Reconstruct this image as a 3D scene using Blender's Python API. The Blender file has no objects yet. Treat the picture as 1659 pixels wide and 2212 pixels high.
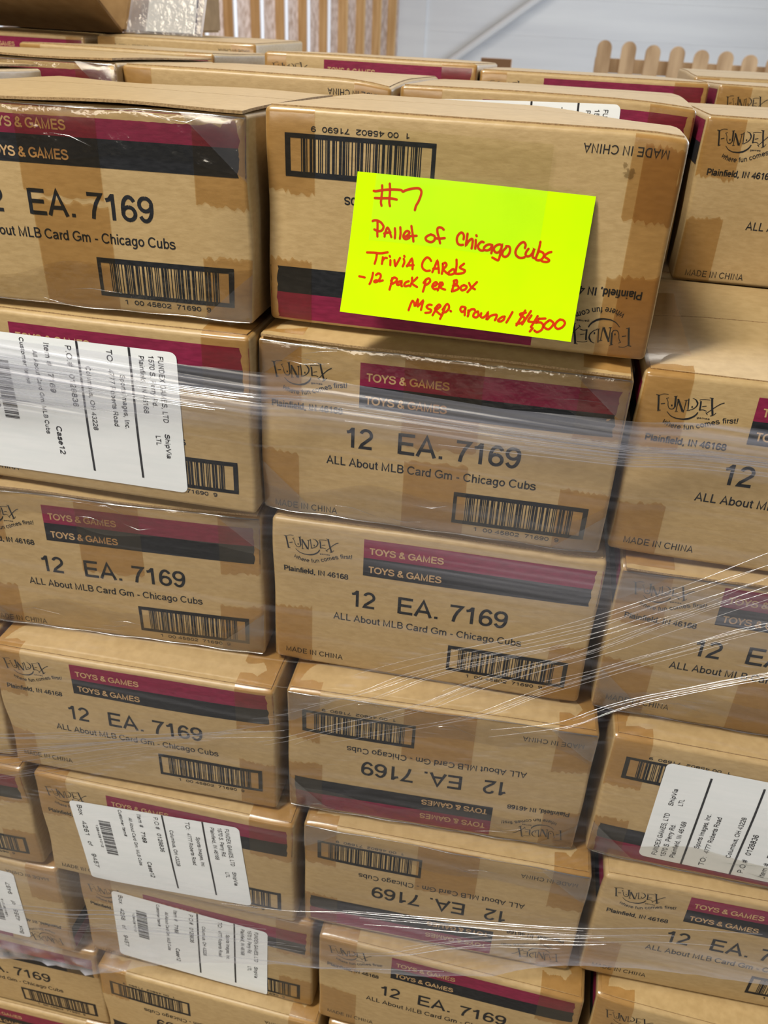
import bpy, math, random
import numpy as np
from mathutils import Vector
sc = bpy.context.scene
COL = sc.collection
PI = math.pi

# ------------------------------------------------------------------ camera, world, lights, exposure
H = .13003; W = .2297; D = .218; HF = .12341; OFF = .144 + 8 * H      # carton size; height of the top of the pallet load
cam = bpy.data.cameras.new('camera'); cam_ob = bpy.data.objects.new('camera', cam); COL.objects.link(cam_ob)
cam.sensor_fit = 'VERTICAL'; cam.sensor_height = 36; cam.lens = 1818.58 / 2212 * 36
cam_ob.location = (.14281, -.46982, 1.22207)
cam_ob.rotation_euler = (1.03637935, -.04411483, .20219334)
cam.clip_start = .02; cam.clip_end = 60
cam.dof.use_dof = True; cam.dof.focus_distance = .52; cam.dof.aperture_fstop = 17
sc.camera = cam_ob
sc.view_settings.view_transform = 'Standard'; sc.view_settings.look = 'None'
sc.view_settings.gamma = 1; sc.view_settings.use_curve_mapping = False
sc.view_settings.exposure = 0.0
wd = bpy.data.worlds.new('world'); sc.world = wd; wd.use_nodes = True
wd.node_tree.nodes['Background'].inputs[0].default_value = (.80, .88, 1, 1)
wd.node_tree.nodes['Background'].inputs[1].default_value = .09

def area(name, loc, aim, sx, sy, power, col):
    l = bpy.data.lights.new(name, 'AREA'); l.shape = 'RECTANGLE'; l.size = sx; l.size_y = sy
    l.energy = power; l.color = col
    o = bpy.data.objects.new(name, l); COL.objects.link(o); o.location = loc
    o.rotation_euler = (Vector(aim) - Vector(loc)).to_track_quat('-Z', 'Y').to_euler()
    return o
WARM = (1, .90, .74)
area('lamp_key', (-.85, -.95, 3.3), (0, -.02, .8), .34, .9, 96, (1, .96, .85))
area('fill_front', (-.8, -3.0, 2.0), (0, 0, .4), 2.2, .5, 31, WARM)  # added fill from an unseen source, lifts the lower carton fronts
area('lamp_hall', (0, 5.5, 4.6), (0, 5.5, 0), 5, 1.2, 205, (1, .95, .86))
area('daylight_door', (4.2, 5.4, 2.6), (-.6, 4.0, 1.0), 3, 2.6, 430, (.76, .86, 1))
area('daylight_side', (3.6, -.9, 2.4), (.2, .1, 1.1), 1.2, 1.6, 18, (.80, .88, 1))

# ------------------------------------------------------------------ helpers
class MB:
    def __init__(s): s.v = []; s.f = []; s.m = []; s.n = 0
    def add(s, vs, fs, mi=0):
        vs = np.asarray(vs, float).reshape(-1, 3)
        s.v.append(vs); s.f += [tuple(i + s.n for i in f) for f in fs]; s.m += [mi] * len(fs); s.n += len(vs)
    def grid(s, P, mi=0, flip=False):                     # P[i][j] -> 3D
        P = np.asarray(P, float); a, b = P.shape[:2]; fs = []
        for i in range(a - 1):
            for j in range(b - 1):
                q = (i * b + j, (i + 1) * b + j, (i + 1) * b + j + 1, i * b + j + 1)
                fs.append(q[::-1] if flip else q)
        s.add(P, fs, mi)
    def box(s, x0, x1, y0, y1, z0, z1, mi=0):
        v = [(x, y, z) for z in (z0, z1) for y in (y0, y1) for x in (x0, x1)]
        s.add(v, [(0, 2, 3, 1), (4, 5, 7, 6), (0, 1, 5, 4), (2, 6, 7, 3), (0, 4, 6, 2), (1, 3, 7, 5)], mi)
    def tube(s, pts, r, mi=0, n=6):
        pts = [Vector(q) for q in pts]; rings = []
        for i, q in enumerate(pts):
            t = (pts[min(i + 1, len(pts) - 1)] - pts[max(i - 1, 0)]).normalized()
            a = t.orthogonal().normalized() if abs(t.z) > .9 else t.cross(Vector((0, 0, 1))).normalized()
            b = t.cross(a); rr = r[i] if hasattr(r, '__len__') else r
            rings.append([q + (a * math.cos(2 * PI * k / n) + b * math.sin(2 * PI * k / n)) * rr for k in range(n + 1)])
        s.grid([[tuple(c) for c in g] for g in rings], mi)
    def build(s, name, mats, parent=None, smooth=False, loc=None, deform=None):
        me = bpy.data.meshes.new(name)
        v = np.concatenate(s.v)
        if deform is not None: v = deform(v)
        me.from_pydata(v.tolist(), [], s.f)
        for m in mats: me.materials.append(m)
        me.polygons.foreach_set('material_index', s.m)
        if smooth: me.polygons.foreach_set('use_smooth', [True] * len(s.f))
        me.update()
        o = bpy.data.objects.new(name, me); COL.objects.link(o)
        if parent is not None: o.parent = parent
        if loc: o.location = loc
        return o

def tag(o, label, cat, group=None):
    o['label'] = label; o['category'] = cat
    if group: o['group'] = group
    return o
def empty(name, loc, rz=0):
    o = bpy.data.objects.new(name, None); COL.objects.link(o); o.location = loc; o.rotation_euler = (0, 0, rz)
    o.empty_display_size = .02
    return o
def struct(o): o['kind'] = 'structure'; return o

# ------------------------------------------------------------------ materials
def mat(name):
    m = bpy.data.materials.new(name); m.use_nodes = True
    nt = m.node_tree; return m, nt, nt.nodes['Principled BSDF']
def plain(name, col, rough=.6, spec=.3):
    m, nt, b = mat(name); b.inputs['Base Color'].default_value = (*col, 1); b.inputs['Roughness'].default_value = rough
    b.inputs['Specular IOR Level'].default_value = spec
    return m
def noisy(name, c1, c2, scale=(1, 1, 1), rough=.75, detail=4, bump=0, spec=.25, rnd=0, lo=.35, hi=.65):
    m, nt, b = mat(name); N = nt.nodes; L = nt.links
    tc = N.new('ShaderNodeTexCoord'); mp = N.new('ShaderNodeMapping'); mp.inputs['Scale'].default_value = scale
    nz = N.new('ShaderNodeTexNoise'); nz.noise_dimensions = '4D'; nz.inputs['Scale'].default_value = 1; nz.inputs['Detail'].default_value = detail
    cr = N.new('ShaderNodeValToRGB'); cr.color_ramp.elements[0].color = (*c1, 1); cr.color_ramp.elements[1].color = (*c2, 1)
    cr.color_ramp.elements[0].position = lo; cr.color_ramp.elements[1].position = hi
    L.new(tc.outputs['Object'], mp.inputs[0]); L.new(mp.outputs[0], nz.inputs['Vector']); L.new(nz.outputs['Fac'], cr.inputs[0])
    oi = N.new('ShaderNodeObjectInfo'); mu = N.new('ShaderNodeMath'); mu.operation = 'MULTIPLY'; mu.inputs[1].default_value = 50
    L.new(oi.outputs['Random'], mu.inputs[0]); L.new(mu.outputs[0], nz.inputs['W'])
    out = cr.outputs[0]
    if rnd:
        hs = N.new('ShaderNodeHueSaturation'); mr = N.new('ShaderNodeMapRange')
        mr.inputs['To Min'].default_value = 1 - rnd; mr.inputs['To Max'].default_value = 1 + rnd
        L.new(oi.outputs['Random'], mr.inputs[0]); L.new(mr.outputs[0], hs.inputs['Value']); L.new(out, hs.inputs['Color']); out = hs.outputs[0]
    L.new(out, b.inputs['Base Color']); b.inputs['Roughness'].default_value = rough; b.inputs['Specular IOR Level'].default_value = spec
    if bump:
        bp = N.new('ShaderNodeBump'); bp.inputs['Strength'].default_value = bump; bp.inputs['Distance'].default_value = .001
        L.new(nz.outputs['Fac'], bp.inputs['Height']); L.new(bp.outputs[0], b.inputs['Normal'])
    return m
CARD = noisy('cardboard', (.40, .270, .120), (.46, .318, .150), (160, 160, 420), .42, 6, .18, .5, .05)
EDGE = noisy('cardboard_cut_edge', (.24, .15, .07), (.42, .28, .14), (900, 300, 900), .85, 2)
TAN = noisy('printed_knockout', (.44, .27, .13), (.52, .34, .17), (200, 200, 200), .7, 2)
MAROON = noisy('maroon_ink', (.17, .008, .038), (.23, .013, .054), (150, 150, 600), .5, 3, .1, .3)
BLACK = noisy('black_ink', (.010, .011, .014), (.019, .020, .024), (200, 200, 600), .55, 3, .1, .2)
PAPER = noisy('label_paper', (.84, .87, .89), (.88, .90, .92), (30, 30, 200), .45, 2, .1, .4)
INK = plain('label_ink', (.02, .02, .025), .6)
NEON = noisy('neon_card', (.51, .90, .0), (.55, .93, .0), (40, 40, 40), .8, 2, .05, .05)
RED = plain('red_marker', (.55, .035, .002), .8, .08)

def film_mat(name, tint, gloss_fac, rough, milk=None, white=(.68, .69, .84), bump=None):
    m = bpy.data.materials.new(name); m.use_nodes = True; nt = m.node_tree; N = nt.nodes; L = nt.links
    N.remove(N['Principled BSDF']); out = N['Material Output']
    tr = N.new('ShaderNodeBsdfTransparent'); tr.inputs[0].default_value = (*tint, 1)
    gl = N.new('ShaderNodeBsdfGlossy'); gl.inputs['Roughness'].default_value = rough
    fr = N.new('ShaderNodeLayerWeight'); fr.inputs[0].default_value = .5      # thin sheet: the same from either side
    pw = N.new('ShaderNodeMath'); pw.operation = 'POWER'; pw.inputs[1].default_value = 4.5; L.new(fr.outputs['Facing'], pw.inputs[0])
    ad = N.new('ShaderNodeMath'); ad.operation = 'MULTIPLY_ADD'; ad.inputs[1].default_value = .85; ad.inputs[2].default_value = .04 + gloss_fac; ad.use_clamp = True
    L.new(pw.outputs[0], ad.inputs[0])
    m1 = N.new('ShaderNodeMixShader'); L.new(ad.outputs[0], m1.inputs[0]); L.new(tr.outputs[0], m1.inputs[1]); L.new(gl.outputs[0], m1.inputs[2])
    res = m1
    if milk:
        df = N.new('ShaderNodeBsdfDiffuse'); df.inputs[0].default_value = (*white, 1)
        g2 = N.new('ShaderNodeBsdfGlossy'); g2.inputs['Roughness'].default_value = .28
        m2 = N.new('ShaderNodeMixShader'); m2.inputs[0].default_value = .4; L.new(df.outputs[0], m2.inputs[1]); L.new(g2.outputs[0], m2.inputs[2])
        m3 = N.new('ShaderNodeMixShader')
        if isinstance(milk, float): m3.inputs[0].default_value = milk
        else:
            at = N.new('ShaderNodeAttribute'); at.attribute_name = milk; L.new(at.outputs['Fac'], m3.inputs[0])
        L.new(m1.outputs[0], m3.inputs[1]); L.new(m2.outputs[0], m3.inputs[2]); res = m3
    if bump:
        tc = N.new('ShaderNodeTexCoord'); mp = N.new('ShaderNodeMapping'); mp.inputs['Scale'].default_value = bump[0]
        nz = N.new('ShaderNodeTexNoise'); nz.inputs['Scale'].default_value = 1; nz.inputs['Detail'].default_value = 3
        bp = N.new('ShaderNodeBump'); bp.inputs['Strength'].default_value = bump[1]; bp.inputs['Distance'].default_value = bump[2]
        L.new(tc.outputs['Object'], mp.inputs[0]); L.new(mp.outputs[0], nz.inputs['Vector']); L.new(nz.outputs['Fac'], bp.inputs['Height'])
        L.new(bp.outputs[0], gl.inputs['Normal'])
    L.new(res.outputs[0], out.inputs[0])
    return m
TAPE = film_mat('brown_clear_tape', (.89, .79, .63), .012, .22, bump=((60, 60, 60), .3, .001))
CLEAR = film_mat('clear_tape', (.93, .91, .87), .03, .12, bump=((90, 90, 90), .6, .002))
WRAP = film_mat('stretch_film', (.97, .97, .98), -.015, .22, milk='milk')
STRAND = film_mat('film_strand', (.97, .97, .97), .10, .10, milk=.10)
FAINT = film_mat('film_strand_faint', (.97, .97, .98), .03, .2, milk=.10)

# ------------------------------------------------------------------ stroke lettering
def arc(cx, cy, rx, ry, a0, a1, n=12):
    return [(cx + rx * math.cos(math.radians(a0 + (a1 - a0) * i / n)), cy + ry * math.sin(math.radians(a0 + (a1 - a0) * i / n))) for i in range(n + 1)]
def ell(cx, cy, rx, ry): return arc(cx, cy, rx, ry, 90, 450, 18)
def smooth(pts, k=4):
    if len(pts) < 3: return pts
    P = [np.array(q, float) for q in pts]; P = [2 * P[0] - P[1]] + P + [2 * P[-1] - P[-2]]; out = []
    for i in range(1, len(P) - 2):
        a, b, c, d = P[i - 1:i + 3]
        for j in range(k):
            t = j / k
            out.append(tuple(.5 * (2 * b + (c - a) * t + (2 * a - 5 * b + 4 * c - d) * t * t + (3 * b - a - 3 * c + d) * t ** 3)))
    return out + [tuple(P[-2])]
_S = smooth([(.57, .74), (.51, .87), (.34, .935), (.16, .87), (.11, .74), (.17, .61), (.34, .53), (.53, .46), (.60, .29), (.53, .13), (.34, .065), (.14, .13), (.07, .30)])
_arch = [(.12, .45), (.17, .6), (.29, .66), (.4, .61), (.44, .46), (.44, 0)]
G = {
 '0': (.56, [ell(.28, .5, .205, .435)]), '1': (.56, [[(.33, 1), (.33, 0)], [(.1, .75), (.22, .79), (.31, .93)]]),
 '2': (.56, [arc(.28, .69, .2, .245, 165, -30) + [(.3, .39), (.13, .2), (.08, .065), (.51, .065)]]),
 '3': (.56, [arc(.27, .71, .18, .225, 160, -85), arc(.27, .29, .205, .225, 85, -160)]),
 '4': (.56, [[(.39, 0), (.39, .93), (.06, .3), (.53, .3)]]), '5': (.56, [[(.47, .935), (.16, .935), (.11, .47)] + arc(.27, .325, .21, .26, 120, -155)]),
 '6': (.56, [ell(.285, .31, .2, .245), arc(.3, .46, .215, .475, 40, 200)]), '7': (.56, [[(.05, .935), (.5, .935), (.33, .6), (.24, .3), (.2, 0)]]),
 '8': (.56, [ell(.28, .71, .175, .225), ell(.28, .29, .21, .225)]), '9': (.56, [ell(.275, .69, .2, .245), arc(.26, .54, .215, .475, 220, 380)]),
 'A': (.67, [[(.055, 0), (.335, .96), (.615, 0)], [(.16, .32), (.51, .32)]]),
 'B': (.67, [[(.14, .065), (.14, .935), (.38, .935)] + arc(.38, .725, .17, .21, 90, -90) + [(.14, .515)], [(.38, .515)] + arc(.39, .29, .21, .225, 90, -90) + [(.14, .065)]]),
 'C': (.72, [arc(.385, .5, .31, .435, 38, 322, 16)]), 'D': (.72, [[(.14, .065), (.14, .935), (.33, .935)] + arc(.33, .5, .28, .435, 90, -90) + [(.14, .065)]]),
 'E': (.67, [[(.14, 0), (.14, 1)], [(.14, .935), (.62, .935)], [(.14, .52), (.58, .52)], [(.14, .065), (.63, .065)]]),
 'F': (.61, [[(.14, 0), (.14, 1)], [(.14, .935), (.58, .935)], [(.14, .5), (.52, .5)]]),
 'G': (.78, [arc(.4, .5, .325, .435, 38, 318, 16) + [(.69, .2), (.69, .46), (.42, .46)]]), 'H': (.72, [[(.14, 0), (.14, 1)], [(.58, 0), (.58, 1)], [(.14, .52), (.58, .52)]]),
 'I': (.28, [[(.14, 0), (.14, 1)]]), 'L': (.56, [[(.14, 1), (.14, .065), (.53, .065)]]), 'M': (.83, [[(.13, 0), (.13, .95), (.415, .08), (.7, .95), (.7, 0)]]),
 'N': (.72, [[(.14, 0), (.14, .94), (.58, .06), (.58, 1)]]), 'O': (.78, [ell(.39, .5, .325, .435)]),
 'P': (.67, [[(.14, 0), (.14, .935), (.38, .935)] + arc(.38, .69, .2, .245, 90, -90) + [(.14, .445)]]),
 'R': (.72, [[(.14, 0), (.14, .935), (.4, .935)] + arc(.4, .71, .19, .225, 90, -90) + [(.14, .485)], [(.36, .485), (.48, .36), (.62, 0)]]),
 'S': (.67, [_S]), 'T': (.61, [[(.03, .935), (.58, .935)], [(.305, .935), (.305, 0)]]), 'U': (.72, [[(.13, 1), (.13, .33)] + arc(.36, .33, .23, .265, 180, 360) + [(.59, 1)]]),
 'V': (.67, [[(.04, 1), (.335, .04), (.63, 1)]]), 'X': (.67, [[(.05, 0), (.61, 1)], [(.06, 1), (.62, 0)]]), 'Y': (.67, [[(.04, 1), (.335, .45), (.63, 1)], [(.335, .45), (.335, 0)]]),
 '&': (.67, [smooth([(.64, .02), (.38, .36), (.21, .66), (.2, .82), (.32, .935), (.44, .84), (.42, .68), (.18, .46), (.09, .26), (.16, .11), (.32, .065), (.47, .15), (.57, .4)])]),
 'a': (.56, [smooth([(.1, .53), (.15, .63), (.28, .665), (.4, .61), (.43, .47), (.43, .14), (.5, .05)]), smooth([(.43, .4), (.22, .36), (.09, .27), (.09, .13), (.2, .06), (.35, .11), (.43, .25)])]),
 'b': (.56, [[(.12, 0), (.12, 1)], ell(.3, .36, .18, .3)]), 'c': (.5, [arc(.28, .36, .2, .3, 42, 318)]), 'd': (.56, [[(.44, 0), (.44, 1)], ell(.26, .36, .18, .3)]),
 'e': (.56, [[(.08, .38), (.475, .38)] + arc(.28, .36, .2, .3, 5, 318, 14)]), 'f': (.28, [[(.14, 0), (.14, .82), (.19, .92), (.29, .93)], [(.02, .665), (.28, .665)]]),
 'g': (.56, [ell(.26, .36, .18, .3), [(.44, .72), (.44, -.06), (.38, -.19), (.25, -.235), (.1, -.17)]]), 'h': (.56, [[(.12, 0), (.12, 1)], _arch]),
 'i': (.22, [[(.11, 0), (.11, .72)], [(.11, .86), (.11, 1)]]), 'l': (.22, [[(.11, 0), (.11, 1)]]),
 'm': (.83, [[(.12, 0), (.12, .72)], [(.12, .45), (.16, .6), (.27, .66), (.37, .6), (.415, .46), (.415, 0)], [(.415, .45), (.46, .6), (.56, .66), (.66, .6), (.71, .46), (.71, 0)]]),
 'n': (.56, [[(.12, 0), (.12, .72)], _arch]), 'o': (.56, [ell(.28, .36, .2, .3)]), 'p': (.56, [[(.12, -.28), (.12, .72)], ell(.3, .36, .18, .3)]),
 'r': (.33, [[(.12, 0), (.12, .72)], [(.12, .42), (.17, .58), (.32, .65)]]), 's': (.5, [[(x * .76 - .01, y * .72) for x, y in _S]]),
 't': (.28, [[(.14, .9), (.14, .16), (.18, .07), (.28, .06)], [(.01, .665), (.27, .665)]]), 'u': (.56, [[(.44, 0), (.44, .72)], [(.56 - x, .72 - y) for x, y in _arch]]),
 'v': (.5, [[(.03, .72), (.25, .03), (.47, .72)]]), 'w': (.72, [[(.03, .72), (.19, .04), (.36, .68), (.53, .04), (.69, .72)]]), 'x': (.5, [[(.03, 0), (.47, .72)], [(.03, .72), (.47, 0)]]),
 'y': (.5, [[(.03, .72), (.26, .03)], [(.47, .72), (.2, -.15), (.06, -.22)]]),
 '.': (.28, [[(.14, 0), (.14, .14)]]), ',': (.28, [[(.14, .14), (.14, 0), (.08, -.15)]]), '-': (.33, [[(.04, .33), (.29, .33)]]), ':': (.28, [[(.14, 0), (.14, .14)], [(.14, .55), (.14, .69)]]),
 '!': (.28, [[(.14, 0), (.14, .14)], [(.16, .26), (.2, 1)]]), '#': (.56, [[(.2, 0), (.3, 1)], [(.38, 0), (.48, 1)], [(.05, .66), (.56, .66)], [(.03, .34), (.53, .34)]]), ' ': (.28, [])}
def ribbon(pts, w):                                      # polyline -> (verts2d, quads); w one width or one per end
    P = [np.array(pts[0], float)]
    for q in pts[1:]:
        q = np.array(q, float)
        if np.hypot(*(q - P[-1])) > 1e-7: P.append(q)
    n = len(P); vs = []
    if n < 2: return [], []
    for i in range(n):
        a = P[i] - P[i - 1] if i else P[1] - P[0]; b = P[i + 1] - P[i] if i < n - 1 else a
        a = a / np.hypot(*a); b = b / np.hypot(*b); m = a + b; l = np.hypot(*m)
        m = m / l if l > .3 else a
        k = 1 / max(.55, m @ b); nn = np.array([-m[1], m[0]])
        ww = (w[0] + (w[1] - w[0]) * i / (n - 1)) if isinstance(w, tuple) else w
        vs += [P[i] + nn * ww / 2 * k, P[i] - nn * ww / 2 * k]
    return vs, [(2 * i, 2 * i + 2, 2 * i + 3, 2 * i + 1) for i in range(n - 1)]
def text2d(s, w=.13):                                    # strokes in em, x advance, cap height 1
    out = []; x = 0
    for ch in s:
        adv, st = G[ch]
        for l in st: out.append(([(x + a, b) for a, b in l], w))
        x += adv
    return out, x
def layout(s, u0, u1, vtop, vbase, w=.13):               # -> ribbons in (u, v), v downward, fitted to a box
    st, L = text2d(s, w)
    xs = [q[0] for l, _ in st for q in l]; a, b = min(xs) - w / 2, max(xs) + w / 2
    sx = (u1 - u0) / (b - a); sy = vbase - vtop; out = []
    for l, ww in st:
        v, f = ribbon([((x - a) * sx, y * sy) for x, y in l], ww * (sx + sy) / 2)
        out.append(([(u0 + q[0], vbase - q[1]) for q in v], f))
    return out
LOGO = "22,22,1070,990 1170,1510 1250,2010;10,10,1200,2060 1390,1990;10,12,920,970 1160,1000;7,9,1150,970 1360,870 1630,870;12,14,1320,1560 1550,1500;8,12,1560,1130 1690,1350 1750,1620 1870,1810 2060,1810 2150,1660;24,22,2070,950 2110,1290 2150,1660;8,8,1960,970 2160,900;8,8,1540,1160 1690,1080;24,24,1920,1590 2000,1580;12,11,2240,1090 2260,1500 2270,1940;8,8,2210,1970 2380,1930;24,28,2230,1110 2450,1520 2660,1920;11,9,2710,1120 2710,1530 2700,1960;8,8,2610,1160 2840,1080;13,13,2830,990 2880,1370 2930,1780;8,8,2860,1810 3040,1780;7,7,3030,940 3160,970;8,22,3130,960 3250,1030 3330,1150;22,8,3320,1130 3380,1250 3350,1450 3190,1660 3000,1760;26,26,3080,1530 3160,1520;20,20,3530,1060 3570,1370 3580,1670;9,7,3460,1030 3490,970 3720,920 4030,920;9,11,3670,1420 3910,1350;12,9,3550,1690 3760,1630 3990,1690;24,24,4110,800 4210,1290 4370,1910;10,10,3970,770 4190,790;10,8,4250,1980 4420,1890 4530,1720;9,14,4000,1820 4140,1670 4430,1330 4660,1110 4850,1000;10,10,3950,1780 4080,1920;8,14,1770,2030 2030,2280 2350,2410;14,26,2350,2410 2730,2420 2970,2370;26,22,2970,2370 3120,2310 3340,2150;22,14,3340,2150 3450,2000 3520,1830"
SIGN = "104,93 120,93 165,82 209,76 247,74 261,75 271,81 284,74 307,65 335,58 355,56 369,62 375,75 373,96 365,124 354,149 351,171;115,130 150,128 191,124 221,124 241,126;149,60 152,88 153,127 153,150 159,167;191,47 197,83 199,122 201,145 207,164;147,255 151,284 154,316 157,333;118,253 130,248 146,248 166,255 181,269 185,280 180,295 167,303 150,302 134,297;198,329 199,311 203,290 209,280 220,292 229,311 237,328;193,313 209,307 229,303;251,279 256,304 258,332;281,270 287,301 287,331;311,320 326,310 337,295 329,286 317,288 308,301 305,315 310,326 323,330 340,321;343,257 352,286 360,313 366,338;327,316 351,310 380,306;458,290 441,300 432,312 440,325 462,331 477,325 485,311 479,296 460,290;527,257 515,249 499,248 491,257 495,278 507,304 517,331;483,307 508,307 539,301;644,296 644,280 638,267 626,262 613,274 607,292 610,311 619,324 634,328 646,325;662,264 662,294 662,325 673,304 687,289 695,294 697,317 696,339;712,292 715,315 716,338;711,267 714,271;757,299 745,298 734,309 729,323 735,336 748,344 762,343;807,309 790,307 774,314 764,327 767,338 784,340 798,331 806,315 809,332 808,352;858,303 844,301 827,310 818,325 824,340 837,346 850,339 859,318 859,303 858,342 856,369 851,385 835,381 817,374;883,306 899,306 907,321 905,344 892,361 876,361 868,348 871,331 884,314;986,304 987,286 975,274 959,282 944,305 938,329 945,347 963,358 981,357 992,352;1006,306 997,322 995,338 1005,346 1020,341 1031,324 1037,300 1035,322 1035,345 1046,351;1064,262 1063,288 1059,323 1054,354 1071,360 1087,350 1094,334 1088,318 1067,312 1060,321;1131,308 1115,315 1099,330 1103,339 1120,347 1127,354 1119,362 1099,364 1085,360;109,426 150,423 189,422 228,412;167,426 167,451 162,483;204,442 205,461 204,479;203,463 216,445 228,444;250,453 253,480;242,430 245,435;273,450 277,466 283,481 293,460 303,435;325,437 331,455 325,479;325,421 328,425;349,476 358,457 371,432 380,459 383,488;348,472 386,465;481,431 470,419 453,416 437,438 434,462 443,479 463,488 482,484;497,491 507,458 516,427 528,460 535,491;499,472 529,467;549,439 553,466 552,494;549,439 562,432 571,443 562,460 553,464 572,482 593,493;622,408 627,439 626,480 614,461 597,472 587,487 602,492 620,483 627,467;667,425 647,446 658,454 678,461 670,475 643,483 627,483;83,562 98,563 116,565;160,533 159,558 155,582 149,598;179,544 190,534 204,537 207,553 196,575 182,584 174,580 185,572 203,576 223,569;275,549 274,577 269,615;270,566 284,546 302,551 299,567 279,581 272,580;330,561 316,565 306,578 314,584 327,576 332,563 333,584 338,588;372,556 357,563 349,578 357,586 376,579;388,534 390,559 384,583;417,530 403,548 390,563 404,573 424,582;466,536 466,568 461,603;457,555 468,536 483,527 493,540 483,557 466,568;509,570 527,561 534,548 524,543 512,556 510,572 523,582 534,578;550,542 547,568 543,587;545,552 560,541 566,552 551,565 567,574 584,577;628,521 627,549 623,582;624,526 639,518 644,533 627,549 648,546 658,561 643,574 623,582;685,540 672,548 670,562 680,570 698,559 700,545 685,540;711,525 726,546 749,555;754,515 733,543 710,576;396,715 401,687 410,661 421,671 428,686 439,650 442,668 445,687 469,653 468,679 466,705;522,670 507,670 495,683 506,693 523,698 518,712 493,718;553,671 547,697 536,726;543,688 561,663 572,672 553,696 568,710 582,717;598,672 593,703 581,741;587,689 605,656 618,660 621,678 608,698 590,704;632,689 636,692;710,659 691,659 686,676 698,687 712,673 713,659 713,682 715,703;731,674 735,692 733,707;732,689 743,669 761,664 768,669;785,673 767,684 764,703 781,707 791,694 787,676;805,680 804,698 818,703 834,688 841,672 842,697 838,709;844,709 859,688 889,678 891,693 886,709;936,682 921,687 903,707 916,712 933,700 936,682;975,652 964,681 951,713;1048,646 1019,656 1024,667 1044,674 1044,692 1027,707 1007,712;1043,635 1008,721;1074,634 1038,712;1081,657 1068,689 1093,692 1115,693;1115,656 1102,688 1088,720;1099,725 1086,745;1126,668 1117,689 1139,689 1153,703 1148,728 1126,743 1110,736;1126,670 1159,664;1176,676 1161,693 1161,711 1184,720 1202,700 1205,681 1185,670 1176,676;1238,659 1222,676 1217,698 1234,711 1257,699 1268,676 1256,661 1238,659"

# ------------------------------------------------------------------ the print every carton carries on its front, in (u, v) metres from the print's own top left
def rect(u0, u1, v0, v1, nu=1, nv=1):
    vs = [(u0 + (u1 - u0) * i / nu, v0 + (v1 - v0) * j / nv) for i in range(nu + 1) for j in range(nv + 1)]
    return vs, [(i * (nv + 1) + j, i * (nv + 1) + j + 1, (i + 1) * (nv + 1) + j + 1, (i + 1) * (nv + 1) + j) for i in range(nu) for j in range(nv)]
def itf(digits):                                         # interleaved two of five: list of (start, width, is_bar) in narrow modules
    T = {'0': 'nnwwn', '1': 'wnnnw', '2': 'nwnnw', '3': 'wwnnn', '4': 'nnwnw', '5': 'wnwnn', '6': 'nwwnn', '7': 'nnnww', '8': 'wnnwn', '9': 'nwnwn'}
    seq = ['n', 'n', 'n', 'n']
    for i in range(0, len(digits), 2):
        for a, b in zip(T[digits[i]], T[digits[i + 1]]): seq += [a, b]
    seq += ['w', 'n', 'n']; x = 0; out = []
    for k, c in enumerate(seq):
        w = 2.6 if c == 'w' else 1
        if k % 2 == 0: out.append((x, w))
        x += w
    return out, x
def make_print():
    P = []                                               # (verts, faces, material slot, height above the board)
    P.append((*rect(.0666, .2286, .0036, .0197, 24, 2), 1, .00012)); P.append((*rect(.0666, .2286, .0197, .0355, 24, 2), 2, .00012))
    for q in layout('TOYS & GAMES', .0702, .1225, .0106, .0162, .165): P.append((*q, 3, .00022))
    for q in layout('TOYS & GAMES', .0700, .1221, .0268, .0324, .165): P.append((*q, 3, .00022))
    for s, a in (('12', (.0581, .0770, .0501, .0646, .135)), ('EA.', (.0926, .1219, .0499, .0646, .135)), ('7169', (.1288, .1708, .0496, .0646, .135)),
                 ('ALL About MLB Card Gm - Chicago Cubs', (.0457, .1826, .0725, .0786, .13)), ('MADE IN CHINA', (.0093, .0535, .1121, .1169, .115)),
                 ('Plainfield, IN 46168', (.0087, .0562, .0370, .0416, .17)), ('1  00 45802  71690  9', (.1462, .2024, .1121, .1150, .13)),
                 ('games', (.0352, .0427, .0212, .0224, .13))):
        for q in layout(s, *a): P.append((*q, 2, .00014))
    for r in ((.1313, .2177, .0872, .0903, 12, 1), (.1313, .2177, .1082, .1108, 12, 1), (.1313, .1336, .0903, .1082), (.2145, .2177, .0903, .1082)):
        P.append((*rect(*r), 2, .00014))
    bars, L = itf('10045802716909')
    for x, w in bars:
        k = (.2082 - .1393) / L
        P.append((*rect(.1393 + x * k, .1393 + (x + w * 1.08) * k, .0903, .1082), 2, .00014))
    for s in LOGO.split(';'):
        w0, w1, l = s.split(',', 2)
        pts = smooth([tuple(float(c) * 1e-5 for c in q.split(',')) for q in l.split()])
        P.append((*ribbon(pts, (int(w0) * 4.8e-5, int(w1) * 4.8e-5)), 2, .00014))
    base = smooth([(.0160, .0279), (.0184, .0294), (.022, .0306), (.025, .0310), (.028, .0311), (.0312, .0307), (.0356, .0296), (.0378, .0287), (.0413, .0272), (.0485, .0243), (.0507, .0236), (.0544, .0230), (.0588, .0226)], 3)
    B = np.array(base); S = np.concatenate([[0], np.cumsum(np.hypot(*np.diff(B, axis=0).T))])
    st, L = text2d('where fun comes first!', .12); k = S[-1] / L; cap = .0036
    for l, w in st:
        v, f = ribbon([(x * k, y * cap) for x, y in l], .00052); o = []
        for x, y in v:
            i = min(max(np.searchsorted(S, x) - 1, 0), len(S) - 2); t = (x - S[i]) / (S[i + 1] - S[i]); d = (B[i + 1] - B[i]) / (S[i + 1] - S[i])
            c = B[i] + t * (B[i + 1] - B[i]); o.append((c[0] + d[1] * y, c[1] - d[0] * y))
        P.append((o, f, 2, .00014))
    return P
PRINT = make_print()

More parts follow.
